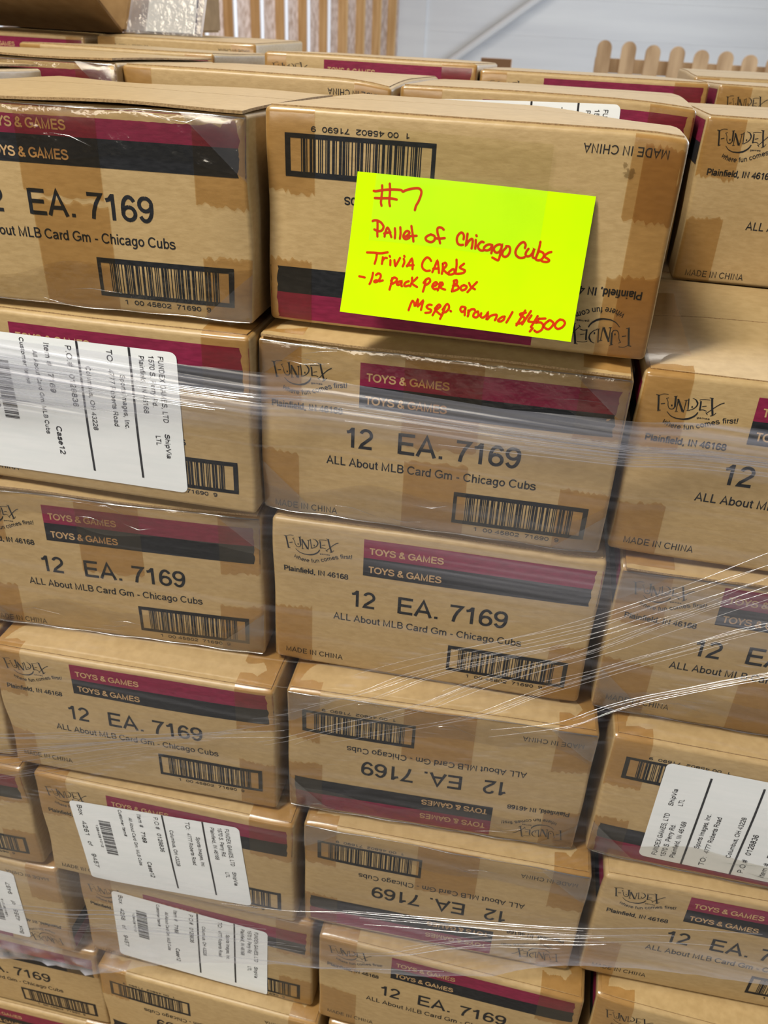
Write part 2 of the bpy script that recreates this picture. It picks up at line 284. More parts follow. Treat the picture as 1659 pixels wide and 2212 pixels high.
def label_print(box_no):                                 # shipping label 4 x 6 in; s along the reading direction, t across the lines, both 0..1
    P = []
    def line(s, s0, s1, t, h, w=.12, slot=1):
        for v, f in layout(s, s0, s1, 0, h, w): P.append(([(a, t - h + b) for a, b in v], f, slot))
    T = lambda s, s0, s1, t, h, w=.12: line(s, s0, s1, t, h, w)
    T('FUNDEX GAMES, LTD', .04, .50, .083, .024); T('ShipVia', .58, .76, .083, .022); T('1570 S. Perry Rd.', .04, .40, .125, .024); T('LTL', .60, .67, .125, .022)
    T('Plainfield, IN 46168', .05, .45, .168, .023); T('Sports Images, Inc.', .20, .58, .262, .023); T('TO:', .03, .13, .312, .026, .1); T('4777 Roberts Road', .17, .57, .312, .023)
    T('Columbus, OH 43228', .17, .62, .415, .022); T('P.O.#', .04, .19, .497, .027, .1); T('0128836', .24, .47, .497, .025); T('Item #', .04, .20, .595, .026, .1)
    T('7169', .25, .39, .595, .024, .15); T('Case12', .63, .84, .600, .026, .13); T('All About Card Gm: MLB Cubs', .10, .70, .652, .021); T('Customer Item#', .02, .35, .705, .020)
    T('1284261012', .26, .55, .872, .014, .1); T('Box', .04, .17, .955, .028, .1); T(box_no, .24, .42, .955, .028, .1); T('of', .50, .56, .955, .028, .1); T('9457', .66, .84, .955, .028, .1)
    for t in (.208, .442): P.append((*rect(0.0, .93, t - .005, t + .005, 24, 1), 1))
    bars, L = itf('71690128426109')
    for x, w in bars: P.append((*rect(.20 + .42 * x / L, .20 + .42 * (x + w) / L, .775, .845), 1))
    return P

# ------------------------------------------------------------------ cartons
RND = random.Random(7)
class Box: pass
def lerp(a, b, t): return a + (b - a) * t
def carton(x, y, z, yaw, flip=0, dz=0, label='', style=0, bulge=.001, tape='t', droop=None, prints=True, ship=None, clear='', hs=1.0, ontop=True, sag=0, crown=.0042, smudge=(), barcode=True, group='cartons stacked on the pallet', seed=None, tshift=0):
    rnd = random.Random(seed if seed is not None else RND.random())
    hh = H * hs; HB = hh - (.0036 if style else .0009); R = .0032
    cen = (x + W / 2 - math.sin(yaw) * D / 2, y + math.cos(yaw) * D / 2, z)
    root = empty('cardboard_box', cen, yaw); tag(root, label, 'box', group)
    ph = [rnd.uniform(0, 6.28) for _ in range(8)]; am = rnd.uniform(.6, 1.2)
    def deform(v):
        v = np.array(v, float); X, Y, Z = v[:, 0].copy(), v[:, 1].copy(), v[:, 2].copy()
        fr = np.clip(-Y / (D / 2), 0, 1) ** 4; hx = np.cos(np.pi * np.clip(X / W, -.5, .5)); hz = np.sin(np.pi * np.clip(Z / hh, 0, 1))
        v[:, 1] -= fr * (bulge * hx * hz + .0005 * am * np.sin(X * 38 + ph[0]) * np.sin(Z * 52 + ph[1]) * hz)
        sd = np.clip(np.abs(X) / (W / 2), 0, 1) ** 6 * np.sign(X)
        v[:, 0] -= sd * .0009 * am * (1 + np.sin(Z * 60 + ph[2]) * np.cos(Y * 45 + ph[3])) * .6
        v[:, 1] += fr * np.clip(np.abs(X) / (W / 2), 0, 1) ** 10 * .0012 * am * (1 + np.sin(Z * 85 + ph[4]))
        tp = np.clip(Z / hh, 0, 1) ** 6
        v[:, 2] -= np.clip(Z / hh, 0, 1) ** 3 * (crown * np.clip(np.maximum(np.abs(X) / (W / 2), np.abs(Y) / (D / 2)), 0, 1) ** 4 + sag * np.clip(Y / D + .5, 0, 1))
        v[:, 2] -= tp * .0004 * am * (1 + np.sin(X * 31 + ph[5]) * np.cos(Y * 29 + ph[6]))
        if droop:
            for cx, cy, r, a in droop:                    # crushed corner
                d = np.hypot((X - cx * W / 2), (Y - cy * D / 2) * .55); k = np.clip(1 - d / r, 0, 1) ** 2 * np.clip((Z - hh * .35) / (hh * .65), 0, 1) ** 2
                v[:, 2] -= a * k; v[:, 0] -= cx * a * .25 * k
        return v
    def G3(u, h, e=0):                                    # front face, u from the left edge, h from the base
        q = np.array([u - W / 2, -D / 2, h]); c = np.array([min(max(q[0], -W / 2 + R), W / 2 - R), -D / 2 + R, min(max(h, R), HB - R)])
        d = q - c; n = d / np.linalg.norm(d); return c + n * (R + e)
    def F(u, v, e):
        return G3(u, HF - v + dz, e) if not flip else G3(W - u, v + dz, e)
    # body
    m = MB()
    def axis(n, L):
        a = [0, .0006, .0014, .0023, R]; return np.array(a + list(np.linspace(R, L - R, n + 1)[1:-1]) + [L - q for q in a[::-1]])
    ax, ay, az = axis(18, W), axis(14, D), axis(12, HB)
    def P(a, b, c):
        q = np.array([a - W / 2, b - D / 2, c]); lo = np.array([-W / 2 + R, -D / 2 + R, R]); hi = np.array([W / 2 - R, D / 2 - R, HB - R])
        k = np.minimum(np.maximum(q, lo), hi); d = q - k; l = np.linalg.norm(d); return k + d / l * R if l > 0 else q
    m.grid([[P(a, 0, c) for c in az] for a in ax], 0); m.grid([[P(a, D, c) for c in az] for a in ax], 0, True)
    m.grid([[P(0, b, c) for c in az] for b in ay], 0, True); m.grid([[P(W, b, c) for c in az] for b in ay], 0)
    m.grid([[P(a, b, HB) for b in ay] for a in ax], 0); m.grid([[P(a, b, 0) for b in ay] for a in ax], 0, True)
    if prints:
        for v, f, s, e in PRINT:
            if len(v) and (barcode or not (v[0][0] > .13 and v[0][1] > .087)): m.add([F(a, b, e) for a, b in v], f, s)
        sx = 1 if flip else -1                            # the stripes run on round the print's left-hand side
        for v0, v1, s in ((.0036, .0197, 1), (.0197, .0355, 2)):
            g = []
            for t in np.linspace(.004, .165, 8):
                row = []
                for v in (v0, v1): row.append((sx * (W / 2 + .0002), -D / 2 + t, (v + dz) if flip else (HF - v + dz)))
                g.append(row)
            m.grid(g, s, flip=(sx < 0) != bool(flip))
    b = m.build('body', [CARD, MAROON, BLACK, TAN], root, True, None, deform)
    for su, sh, sr in smudge:
        m = MB(); r3 = random.Random(int(su * 9e4)); n = 22
        m.add([G3(su + sr * r3.uniform(.35, 1) * math.cos(a), sh + sr * .8 * r3.uniform(.35, 1) * math.sin(a), .0003) for a in np.linspace(0, 2 * PI, n + 1)[:-1]], [tuple(range(n))])
        m.build('stain', [STAIN], root, False, None, deform)
    # closing flaps, seam across the middle
    th = .0017 if style else .0009
    for s in (-1, 1):
        k = MB(); n = 16; ins = -.0010 if style else .0035
        xs = np.linspace(-W / 2 + (.0026 if style else .003), W / 2 - (.0026 if style else .003), n + 1)
        ye = s * (D / 2 - ins) if s < 0 else (D / 2 - .001)
        yc = s * .0009; ys = np.linspace(yc, ye, 7)
        top, bot = [], []
        for q in xs:
            wv = .0007 * math.sin(q * 40 + ph[7]) if style else 0
            top.append([(q, w, hh + (wv - .0006) * abs(w / D * 2) ** 3 * bool(style)) for w in ys]); bot.append([(q, w, hh - th + (wv - .0006) * abs(w / D * 2) ** 3 * bool(style)) for w in ys])
        k.grid(top, 0, s < 0); k.grid(bot, 0, s > 0)
        k.grid([[t[-1], c[-1]] for t, c in zip(top, bot)], 1, s < 0); k.grid([[t[0], c[0]] for t, c in zip(top, bot)], 1, s > 0)
        k.grid([top[0], bot[0]], 1); k.grid([top[-1], bot[-1]], 1, True)
        k.build('top_flap', [CARD, EDGE], root, False, None, deform)
    # brown clear tape: c centre strip, b bottom strips, t top corner strips
    def strip(u0, u1, top, h_end, seedk, over=True):
        r2 = random.Random(seedk); k = MB(); n = 18; us = np.linspace(u0, u1, n + 1); rows = []; dr = r2.uniform(-.004, .004)
        for u in us:
            if u in (us[0], us[-1]): pass
            je = h_end + r2.uniform(-.0016, .0016) + dr * ((u - u0) / (u1 - u0) - .5)
            col = []
            if top:
                if ontop and over: col += [(u - W / 2, q, hh + .0003) for q in np.linspace(D / 2 * .5, -D / 2 + .0045, 6)]
                col += [G3(u, h, .00045) for h in (HB, HB - .0012, HB - R)]
                col += [G3(u, h, .00042) for h in np.linspace(HB - R, je, 5)[1:]]
            else:
                col += [G3(u, h, .00042) for h in np.linspace(je, R, 5)] + [G3(u, .0008, .00045)]
            rows.append(col)
        k.grid(rows, 0); k.build('packing_tape', [TAPE], root, True, None, deform)
    j = lambda a: rnd.uniform(-a, a)
    wl, wr = .030 + j(.005), .033 + j(.005)
    if 't' in tape:
        strip(.0004, wl, True, HB - .046 + j(.006), rnd.random()); strip(W - wr, W - .0004, True, HB - .048 + j(.006), rnd.random())
    if 'c' in tape: strip(.092 + tshift + j(.004), .141 + tshift + j(.004), True, HB - .058 + j(.008), rnd.random(), False)
    if 'b' in tape:
        strip(.0004, wl + j(.003), False, .046 + j(.008), rnd.random()); strip(W - wr + j(.003), W - .0004, False, .045 + j(.008), rnd.random())
    if 'd' in tape: strip(.094 + tshift + j(.004), .142 + tshift + j(.004), False, .056 + j(.010), rnd.random())
    if 'e' in tape: strip(W - .022, W - .0005, False, HB - .006, 3)
    # wide clear film tape folded along the front edges
    for side in clear:
        k = MB(); n = 40; us = np.linspace(.0006, W - .0006, n + 1); rows = []; a0 = rnd.uniform(0, 6)
        for u in us:
            wv = .024 + .005 * math.sin(u * 33 + a0) + .003 * math.sin(u * 71 + a0 * 2) + .012 * max(0, 1 - u / .05) * (side == 'u') + .016 * max(0, 1 - (W - u) / .035)
            if side == 'u': hs_ = [HB - .0006] + list(np.linspace(HB - R, HB - wv, 9))
            else: hs_ = [.0008] + list(np.linspace(R, wv, 9))
            rows.append([G3(u, h, .0007 + .0006 * max(0, math.sin(u * 150 + a0 * 3 + h * 200)) ** 3) for h in hs_])
        k.grid(rows, 0, side == 'b'); k.build('clear_tape', [CLEAR], root, True, None, deform)
        e = .0011                                         # folded film corner triangles and crease ridges
        def crease(k): k.build('film_crease', [CREASE], root, True, None, deform)
        for u0, sg in ((.001, 1), (W - .001, -1)):
            hA = HB - .001 if side == 'u' else .001; sv = -1 if side == 'u' else 1; l = rnd.uniform(.026, .038)
            k = MB(); g = []
            for t in np.linspace(0, 1, 7): g.append([G3(u0 + sg * l * 1.1 * t * w, hA + sv * l * (1 - t) * w, e + .0006 * w) for w in (0, .5, .93, 1)])
            k.grid(g); crease(k)
        k = MB(); he = HB - .0012 if side == 'u' else .0014; us = np.linspace(.002, W - .002, 60)
        k.tube([G3(u, he + .0006 * math.sin(u * 61 + a0), .0008 + .0004 * math.sin(u * 143 + a0)) for u in us], [.00045 * (.35 + .65 * abs(math.sin(u * 37 + a0 * 2))) for u in us], 0, 6); k.build('film_rim', [RIM], root, True, None, deform)
        for _ in range(4):
            u = rnd.uniform(.01, W - .04); h = (HB - rnd.uniform(.002, .02)) if side == 'u' else rnd.uniform(.004, .022); k = MB()
            k.tube([G3(u, h, e), G3(u + .012, h + rnd.uniform(-.004, .004), e + .0003), G3(u + rnd.uniform(.02, .035), h + rnd.uniform(-.006, .006), e)], [.00005, .0003, .00005]); crease(k)
    if ship:
        u0, v0, du, rot_, no = ship; k = MB()             # label corner nearest the print's right-hand top, tilt
        def Lp(s, t, e):
            a = u0 - t * .1535; b_ = v0 + s * .1035; b_ += (a - u0) * rot_; a -= (b_ - v0) * rot_; return F(a, b_, e)
        r = .03; pts = []
        for (cs, ct, a0) in ((1 - r * 1.5, r, -90), (1 - r * 1.5, 1 - r, 0), (r * 1.5, 1 - r, 90), (r * 1.5, r, 180)):
            for i in range(5):
                a = math.radians(a0 + 90 * i / 4); pts.append((cs + r * 1.5 * math.cos(a), ct + r * math.sin(a)))
        # conforming sheet with rounded corners: rows across t
        ts = np.concatenate([r * (1 - np.cos(np.linspace(0, PI / 2, 7))), np.linspace(r, 1 - r, 30)[1:-1], 1 - r * (1 - np.cos(np.linspace(PI / 2, 0, 7)))]); rows = []
        for t in ts:
            d = min(t, 1 - t); ins = (r - math.sqrt(max(r * r - (r - d) ** 2, 0))) * 1.5 if d < r else 0
            rows.append([Lp(s, t, .00055) for s in np.linspace(ins, 1 - ins, 20)])
        k.grid(rows, 0, bool(0))
        for v, f, sl in label_print(no):
            if len(v): k.add([Lp(a, b_, .0007) for a, b_ in v], f, sl)
        k.build('shipping_label', [PAPER, INK], root, True, None, deform)['label'] = 'white shipping label with black address lines'
    o = Box(); o.root = root; o.x = x; o.y = y; o.z = z; o.yaw = yaw; o.G3 = G3; o.F = F; o.deform = deform; o.hh = hh
    return o
CREASE = film_mat('film_crease', (.9, .9, .88), .05, .1, milk=.04)
STAIN = film_mat('grey_smudge', (.74, .72, .68), -.03, .5)
RIM = film_mat('film_rim', (.9, .9, .88), .22, .12, milk=.10)
def lev(k): return OFF - (k + 1) * H

# ------------------------------------------------------------------ the room
m = MB(); m.box(-14, 14, -6, 10.6, -.1, 0); struct(m.build('floor', [noisy('concrete_floor', (.34, .32, .28), (.44, .42, .38), (2, 2, 2), .6, 6)]))
WALLP = noisy('painted_board_wall', (.60, .61, .63), (.68, .69, .70), (.5, 1, 6), .6, 3)
m = MB()
for k in range(14): m.box(-1.86, 9, 10.3, 10.42, k * .36, k * .36 + .3592)
m.box(-2.1, -1.86 + .28, 10.27, 10.40, 0, 5.04)
struct(m.build('wall_back', [WALLP]))
# open stud partition running away on the left
wl = empty('wall_left', (-2.62384, 6.39354, 0), math.radians(78)); struct(wl)
OSB = noisy('strand_board', (.30, .20, .14), (.62, .50, .44), (22, 22, 14), .8, 5, lo=.3, hi=.7)
STUDM = noisy('stud_timber', (.46, .27, .11), (.60, .38, .18), (30, 30, 2.5), .7, 4)
WHITE = plain('daylit_edge', (.80, .80, .84), .6)
m = MB(); m.box(-4.2, 4.05, .089, .102, 0, 3.4); struct(m.build('sheathing', [OSB], wl))
for k in range(-9, 10):
    m = MB(); m.box(k * .406 - .019, k * .406 + .019, 0, .089, .04, 3.36); struct(m.build('stud', [STUDM], wl))
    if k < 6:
        m = MB(); m.box(k * .406 - .021, k * .406 + .021, -.012, 0, .04, 3.36); struct(m.build('daylit_edge_strip', [WHITE], wl))  # daylight on the stud edges, put in as added white strips
for z0, z1 in ((0, .04), (3.36, 3.4)):
    m = MB(); m.box(-4.2, 4.05, 0, .089, z0, z1); struct(m.build('plate', [STUDM], wl))

# diagonal braces fixed to the back wall
def brace(p0, p1, label):
    b = empty('diagonal_brace', (p0[0], 10.235, 0)); tag(b, label, 'pipe')
    m = MB(); a = Vector((0, -.045, p0[1])); c = Vector((p1[0] - p0[0], -.045, p1[1])); m.tube([a, c], .040, 0, 12); m.build('tube', [plain('brace_paint', (.62, .62, .63), .5)], b, True)
    for t in (.04, .35, .66, .97):
        q = a.lerp(c, t); m = MB(); m.box(q.x - .03, q.x + .03, -.034, .02, q.z - .012, q.z + .012); m.build('clamp', [plain('clamp_grey', (.3, .3, .33), .5)], b)
brace((-1.54, .593), (.9, 2.34), 'grey diagonal pipe brace across the white back wall')
brace((2.95, .55), (1.55, 2.2), 'second diagonal pipe brace at the top right corner of the back wall')

# picket panel with rounded tops standing in front of the back wall
pk = empty('picket_panel', (.40, 6.0, 0)); tag(pk, 'row of round topped wooden pickets standing before the white wall', 'fence')
PICK = noisy('picket_timber', (.34, .21, .11), (.56, .38, .22), (16, 16, 3), .75, 4)
PX = [.3015 + .1573 * k - .0006 * k * k for k in range(14)]
for k, x in enumerate(PX):
    m = MB(); w = .047; zt = 1.1385 - .0065 * k + (.006 if k % 2 else 0); pr = [(-w, 0)] + [(w * math.cos(a), zt - w + w * math.sin(a)) for a in np.linspace(PI, 0, 13)] + [(w, 0)]
    n = len(pr); m.add([(x - .40 + a, q, b) for q in (-.012, .012) for a, b in pr], [tuple(range(n)), tuple(range(2 * n - 1, n - 1, -1))] + [(i, i + n, (i + 1) % n + n, (i + 1) % n) for i in range(n)])
    m.build('picket', [PICK], pk)
for z in (1.0, .35):
    m = MB(); m.box(PX[0] - .45, PX[-1] - .35, .013, .04, z - .05, z + .035); m.build('rail', [PICK], pk)
bd = MB(); bd.box(-.36, -.20, 4.58, 4.62, 0, 1.045); tag(bd.build('wooden_board', [plain('dark_board', (.30, .16, .08), .7)]), 'small brown board end showing just above the cartons by the wall', 'board')

# ------------------------------------------------------------------ pallet under the load
pl = empty('wooden_pallet', (.12, .40, 0)); tag(pl, 'wooden pallet carrying the stacked cartons', 'pallet')
for k in range(9):
    m = MB(); m.box(-.86, .62, -.55 + k * .122, -.55 + k * .122 + .095, .126, .144); m.build('deck_board', [STUDM], pl)
for x in (-.86, -.14, .58):
    m = MB(); m.box(x, x + .04, -.55, .52, .018, .126); m.build('stringer', [STUDM], pl)
for k in (-.55, -.05, .42):
    m = MB(); m.box(-.86, .62, k, k + .095, 0, .018); m.build('bottom_board', [STUDM], pl)

# ------------------------------------------------------------------ the cartons
BX = {}
def put(key, x, y, k, yaw, flip, dz, label, **kw):
    kw.setdefault('ontop', k > 0)
    if k == 0: kw.setdefault('hs', (HF + dz + .0016) / H); kw.setdefault('sag', .007); kw.setdefault('crown', .0012)
    BX[key] = carton(x, y, lev(k) + kw.pop('zoff', 0), yaw, flip, dz, label, **kw); BX[key].k = k
T1 = 'cartons in the wrapped front face'
put('A1', -.2581, .0051, 0, .0263, 0, -.0030, 'topmost left carton, right beside the carton with the yellow sign', style=1, clear='ub', bulge=.0015, tape='tcbd')
put('B1', -.0243, .0209, 0, -.0152, 1, -.0013, 'upside-down carton with the yellow sign on its front', bulge=.0002, tape='tbe', tshift=.012, droop=[(1, 1, .10, .013), (1, -1, .03, .002)], sag=.0085, smudge=((.2020, .1020, .0042), (.1990, .1060, .0022)))
put('A2', -.2583, -.0010, 1, -.0073, 0, .0016, 'carton with a white label, directly below the topmost left carton', ship=(.1812, .0116, 0, 0.0, '4250'), bulge=.0006, tape='t')
put('B2', -.0282, .0092, 1, .0051, 0, -.0026, 'carton directly below the one with the yellow sign', style=1, clear='ub', bulge=.0015, tape='tcbd')
put('C2', .2060, .0182, 1, -.0089, 0, .0006, 'carton with a bare lit top, right of the one below the yellow sign', tape='tb')
put('A3', -.2578, -.0005, 2, .0570, 0, -.0032, 'upright carton just under the topmost white-labelled carton on the left', style=1, clear='ub', tape='tcb')
put('B3', -.0215, .0088, 2, .0176, 0, .0011, 'second carton below the one with the yellow sign', tape='b')
put('C3', .2168, .0113, 2, .0031, 0, .0029, 'right-hand carton above the white-labelled upside-down carton', style=1, clear='ub', tape='tbd')
put('A4', -.2401, -.0297, 3, .0184, 0, .0050, 'carton with a wide bare top ledge, two below the large white label', tape='tb')
put('B4', -.0041, -.0159, 3, .0446, 1, -.0004, 'upper of the two upside-down cartons stacked in the middle', clear='ub', tape='tcb')
put('C4', .2342, -.0105, 3, -.0119, 1, -.0005, 'upside-down carton with a white label at the right edge', ship=(.1905, .0097, 0, .01, '4266'), clear='b', tape='tb')
put('A5', -.2243, -.0371, 4, -.0060, 0, .0006, 'carton with the fully visible white label reading box 4261', ship=(.1836, .0090, 0, -.07, '4261'), tape='t')
put('B5', .0118, -.0298, 4, .0188, 1, .0003, 'lower of the two upside-down cartons stacked in the middle', clear='u', tape='tcb')
put('C5', .2500, -.0215, 4, .0200, 0, .0024, 'carton directly below the upside-down one with a label at the right edge', tape='b')
put('A6', -.2090, -.0318, 5, -.0275, 0, -.0050, 'carton with a white label reading box 4258, under the one reading 4261', ship=(.1879, .0140, 0, .032, '4258'), tape='tb')
put('B6', .0273, -.0442, 5, -.0281, 0, .0044, 'upright carton below both upside-down cartons in the middle', tape='tb')
put('C6', .2660, -.0457, 5, -.0450, 0, 0, 'lowest carton at the right edge, cut off by the bottom of the photo', tape='t')
put('Z4', -.4740, -.0300, 3, .01, 0, 0, 'sliver of a carton at the left edge, level with the bare-ledge carton')
put('Z5', -.4640, -.0367, 4, .0036, 0, 0, 'carton cut by the left edge, left of the one with the label 4261', tape='tcb')
put('Z6', -.4530, -.0360, 5, -.0100, 1, 0, 'upside-down carton with a white label cut by the left edge', ship=(.1990, .0100, 0, 0, '4255'), tape='tcb')
put('Z7', -.4345, -.0325, 6, -.0023, 0, -.0014, 'upright carton at the lower left under the cut-off white label')
put('A7', -.1995, -.0456, 6, -.0300, 1, -.0020, 'upside-down carton at the bottom edge, left of the lowest middle carton')
put('B7', .0380, -.0470, 6, -.0200, 1, 0, 'carton at the bottom edge under the lowest upright middle carton')
put('C7', .2760, -.0430, 6, -.0300, 0, 0, 'carton under the lowest carton at the right edge')
put('Z8', -.4330, -.0360, 7, 0, 0, 0, 'carton in the bottom left corner with only its red stripe showing')
for key, x, w in (('A8', -.197, 'left of centre'), ('B8', .040, 'in the centre'), ('C8', .278, 'on the right')):
    put(key, x, -.040, 7, 0, 0, 0, 'bottom layer carton resting on the pallet ' + w)
put('Z1', -.5010, -.0050, 0, .0, 0, 0, 'carton corner at the left edge behind the topmost left carton', style=1, hs=1.0)
put('Z2', -.5010, -.0010, 1, .0, 0, 0, 'carton beyond the left edge beside the topmost white label')
put('Z3', -.5030, -.0010, 2, .0, 0, 0, 'carton beyond the left edge two below the top')
# second row from the front, then the rows behind it
put('P1', -.4530, .2420, 0, .0018, 0, .0040, 'carton with a red stripe behind the topmost left carton', style=1, clear='u')
put('P2', -.2240, .2506, 0, -.0160, 1, 0, 'upside-down carton marked Made in China behind the two topmost front cartons', droop=[(1, -1, .05, .005)], barcode=False)
put('P3', .0072, .2641, 0, -.0120, 0, -.0050, 'carton with a white label peeking over the one with the yellow sign', ship=(.1725, .0004, 0, -.035, '4238'), hs=(HF - .001) / H, droop=[(1, -1, .07, .004)])
put('C1', .2400, .2374, 0, -.0031, 0, -.0020, 'carton set back at the right, shaded by the one with the yellow sign', tape='tcb', hs=(HF - .0015) / H, zoff=-.0048)
put('Y1', -.4680, .4950, 0, 0, 0, 0, 'carton with a purple glare on its stripe in the third row')
put('X2', -.1862, .5036, 0, -.0131, 0, .0050, 'third row carton with logo and red stripe, just below the stud wall end')
put('X3', .0449, .5080, 0, 0, 0, 0, 'third row carton with a long red stripe in front of the pickets', droop=[(1, 1, .06, .006)])
put('X4', .2810, .5000, 0, 0, 0, 0, 'third row carton with its logo at the right edge of the photo')
put('X1', -.5050, .7400, 0, 0, 1, .003, 'upside-down carton in the back row behind the purple glare', sag=0)
put('X0', -.7500, .7400, 0, 0, 0, 0, 'back row carton at the left under the open carton', sag=0)
put('V4', .2850, .7480, 0, -.01, 0, 0, 'back row carton with a lifted flap in front of the pickets', hs=.93, sag=0, prints=False)
# cartons one layer down that carry the second, third and back rows
for k, (x, y) in enumerate(((-.442, .245), (-.208, .250), (.026, .256), (.2600, .245), (-.468, .496), (-.190, .503), (.045, .508), (.281, .500), (-.505, .740), (-.750, .740), (.222, .745))):
    w = ('behind the left stack', 'behind the gap left of centre', 'behind the stack with the yellow sign', 'under the set-back carton at the right', 'third row, far left', 'third row, left', 'third row, middle', 'third row, right', 'back row, left', 'back row, far left', 'back row, right')[k]
    put('S%d' % k, x, y, 1, 0, 0, 0, 'second layer carton, ' + w, prints=False, tape='', hs=.955 if k == 3 else 1.0, group='second layer cartons behind the front stacks')

# ------------------------------------------------------------------ open carton and plastic sleeve on the back row
TOP = lev(0) + HF + .0045
oc = empty('open_carton', (-.62, .86, TOP), math.radians(-4)); tag(oc, 'open carton with a dark flap standing on the back cartons', 'box')
OCM = noisy('open_carton_board', (.26, .155, .065), (.33, .205, .09), (50, 50, 50), .8, 3)
def slab(name, q, t, parent, mats):                       # quad with thickness t along its normal
    q = [Vector(a) for a in q]; n = (q[1] - q[0]).cross(q[3] - q[0]).normalized() * t; m = MB()
    m.add([tuple(a) for a in q] + [tuple(a + n) for a in q], [(0, 1, 2, 3), (7, 6, 5, 4), (0, 4, 5, 1), (1, 5, 6, 2), (2, 6, 7, 3), (3, 7, 4, 0)]); return m.build(name, mats, parent)
slab('bottom', [(-.26, -.02, .001), (.16, -.02, .001), (.16, .20, .001), (-.26, .20, .001)], .003, oc, [OCM])
slab('back_wall', [(-.26, .20, .004), (.16, .20, .004), (.16, .20, .20), (-.26, .20, .20)], .003, oc, [OCM])
slab('side_wall', [(.160, -.02, .004), (.160, .20, .004), (.160, .20, .20), (.160, -.02, .20)], .003, oc, [OCM])
slab('side_wall', [(-.26, -.02, .004), (-.26, .20, .004), (-.26, .20, .20), (-.26, -.02, .20)], .003, oc, [OCM])
slab('front_wall', [(-.26, -.02, .004), (.16, -.02, .004), (.16, -.02, .20), (-.26, -.02, .20)], .003, oc, [OCM])
slab('flap', [(-.30, -.030, .003), (.118, -.030, .003), (.150, -.170, .064), (-.30, -.170, .064)], .004, oc, [OCM])
ps = empty('plastic_sleeve', (-.405, .80, TOP), 0); tag(ps, 'clear plastic sleeve with a white sheet leaning on the open carton', 'sleeve')
slab('paper_sheet', [(-.055, .003, .004), (.018, .003, .004), (.030, .012, .095), (-.036, .012, .095)], .0006, ps, [plain('white_sheet', (.74, .80, .95), .6)])
slab('sleeve_film', [(-.086, -.002, .001), (.028, -.002, .001), (.048, .008, .110), (-.058, .008, .110)], .0004, ps, [CLEAR])
slab('sleeve_film', [(-.086, .006, .001), (.028, .006, .001), (.048, .016, .110), (-.058, .016, .110)], .0004, ps, [film_mat('sleeve_milky', (.9, .9, .95), .03, .2, milk=.45)])
m = MB(); m.tube([(-.086, .002, .0025), (.028, .002, .0025)], .0022); m.build('seam', [STRAND], ps, True)

# ------------------------------------------------------------------ the neon sign taped on the carton
SO = Vector((.03075, .02022, 1.14556)); EX = Vector((.99969, -.01518, -.01991)); DN = Vector((-.02409, -.36624, -.93021)); NN = DN.cross(EX).normalized()
if NN.y > 0: NN = -NN
sg = empty('neon_sign', tuple(SO)); tag(sg, 'bright yellow sign with red handwriting taped to a carton', 'sign')
SW, SH = .1317, .0772
def SP(a, b, e=0): return tuple(EX * a + DN * b + NN * (e - .0022 * math.sin(PI * min(max(b / SH, 0), 1)) + .0012 * math.sin(PI * a / SW)))
m = MB(); A_ = np.linspace(0, SW, 25); B_ = np.linspace(0, SH, 17)
m.grid([[SP(a, b) for b in B_] for a in A_], 0); m.grid([[SP(a, b, -.0003) for b in B_] for a in A_], 0, True)
rim = [(a, 0) for a in A_] + [(SW, b) for b in B_] + [(a, SH) for a in A_[::-1]] + [(0, b) for b in B_[::-1]]
m.grid([[SP(a, b), SP(a, b, -.0003)] for a, b in rim], 0)
m.build('card', [NEON], sg, True)
m = MB()
for s in SIGN.split(';'):
    pts = [tuple(float(c) * 1e-4 for c in q.split(',')) for q in s.split()]
    v, f = ribbon(smooth(pts) if len(pts) > 2 else pts, .00132)
    if len(v): m.add([SP(a, b, .00012) for a, b in v], f)
    for q in (pts[0], pts[-1]):                           # round pen ends
        m.add([SP(q[0] + .00066 * math.cos(k * PI / 4), q[1] + .00066 * math.sin(k * PI / 4), .00012) for k in range(8)], [tuple(range(8))])
m.build('handwriting', [RED], sg)['label'] = 'red marker handwriting'
m = MB(); rows = []
for a in np.linspace(.011, .106, 14):
    rows.append([tuple(EX * a + Vector((0, -.0006, .0235 * (1 - t)))) for t in np.linspace(0, 1, 5)[:-1]] + [SP(a, b, .0004) for b in np.linspace(.0004, .036 + .0006 * math.sin(a * 900), 10)])
m.grid(rows, 0); m.build('clear_tape', [film_mat('sign_tape', (.93, .935, .87), -.032, .3)], sg, True)

# ------------------------------------------------------------------ stretch film round the load
front = [b for k, b in BX.items() if k[0] in 'ABCZ' and k != 'C1']
XS = np.linspace(-.50, .52, 103); ZS = np.linspace(.30, 1.06, 115)
E = np.full((len(XS), len(ZS)), 9.0)
for b in front:
    if b.k == 0: continue
    for i, xx in enumerate(XS):
        if b.x - .014 < xx < b.x + W + .014:
            yy = b.y + (min(max(xx, b.x), b.x + W) - b.x - W / 2) * b.yaw - .0026
            E[i, (ZS > b.z - .006) & (ZS < b.z + H + .006)] = np.minimum(E[i, (ZS > b.z - .006) & (ZS < b.z + H + .006)], yy)
E[E > 5] = .0
for i in range(len(XS)):                                  # taut: lower convex hull down the height
    pts = []
    for zz, yy in zip(ZS, E[i]):
        while len(pts) > 1 and (pts[-1][1] - pts[-2][1]) * (zz - pts[-1][0]) >= (yy - pts[-1][1]) * (pts[-1][0] - pts[-2][0]): pts.pop()
        pts.append((zz, yy))
    hull = np.interp(ZS, [q[0] for q in pts], [q[1] for q in pts]); E[i] = np.minimum(E[i], hull * .5 + E[i] * .5)
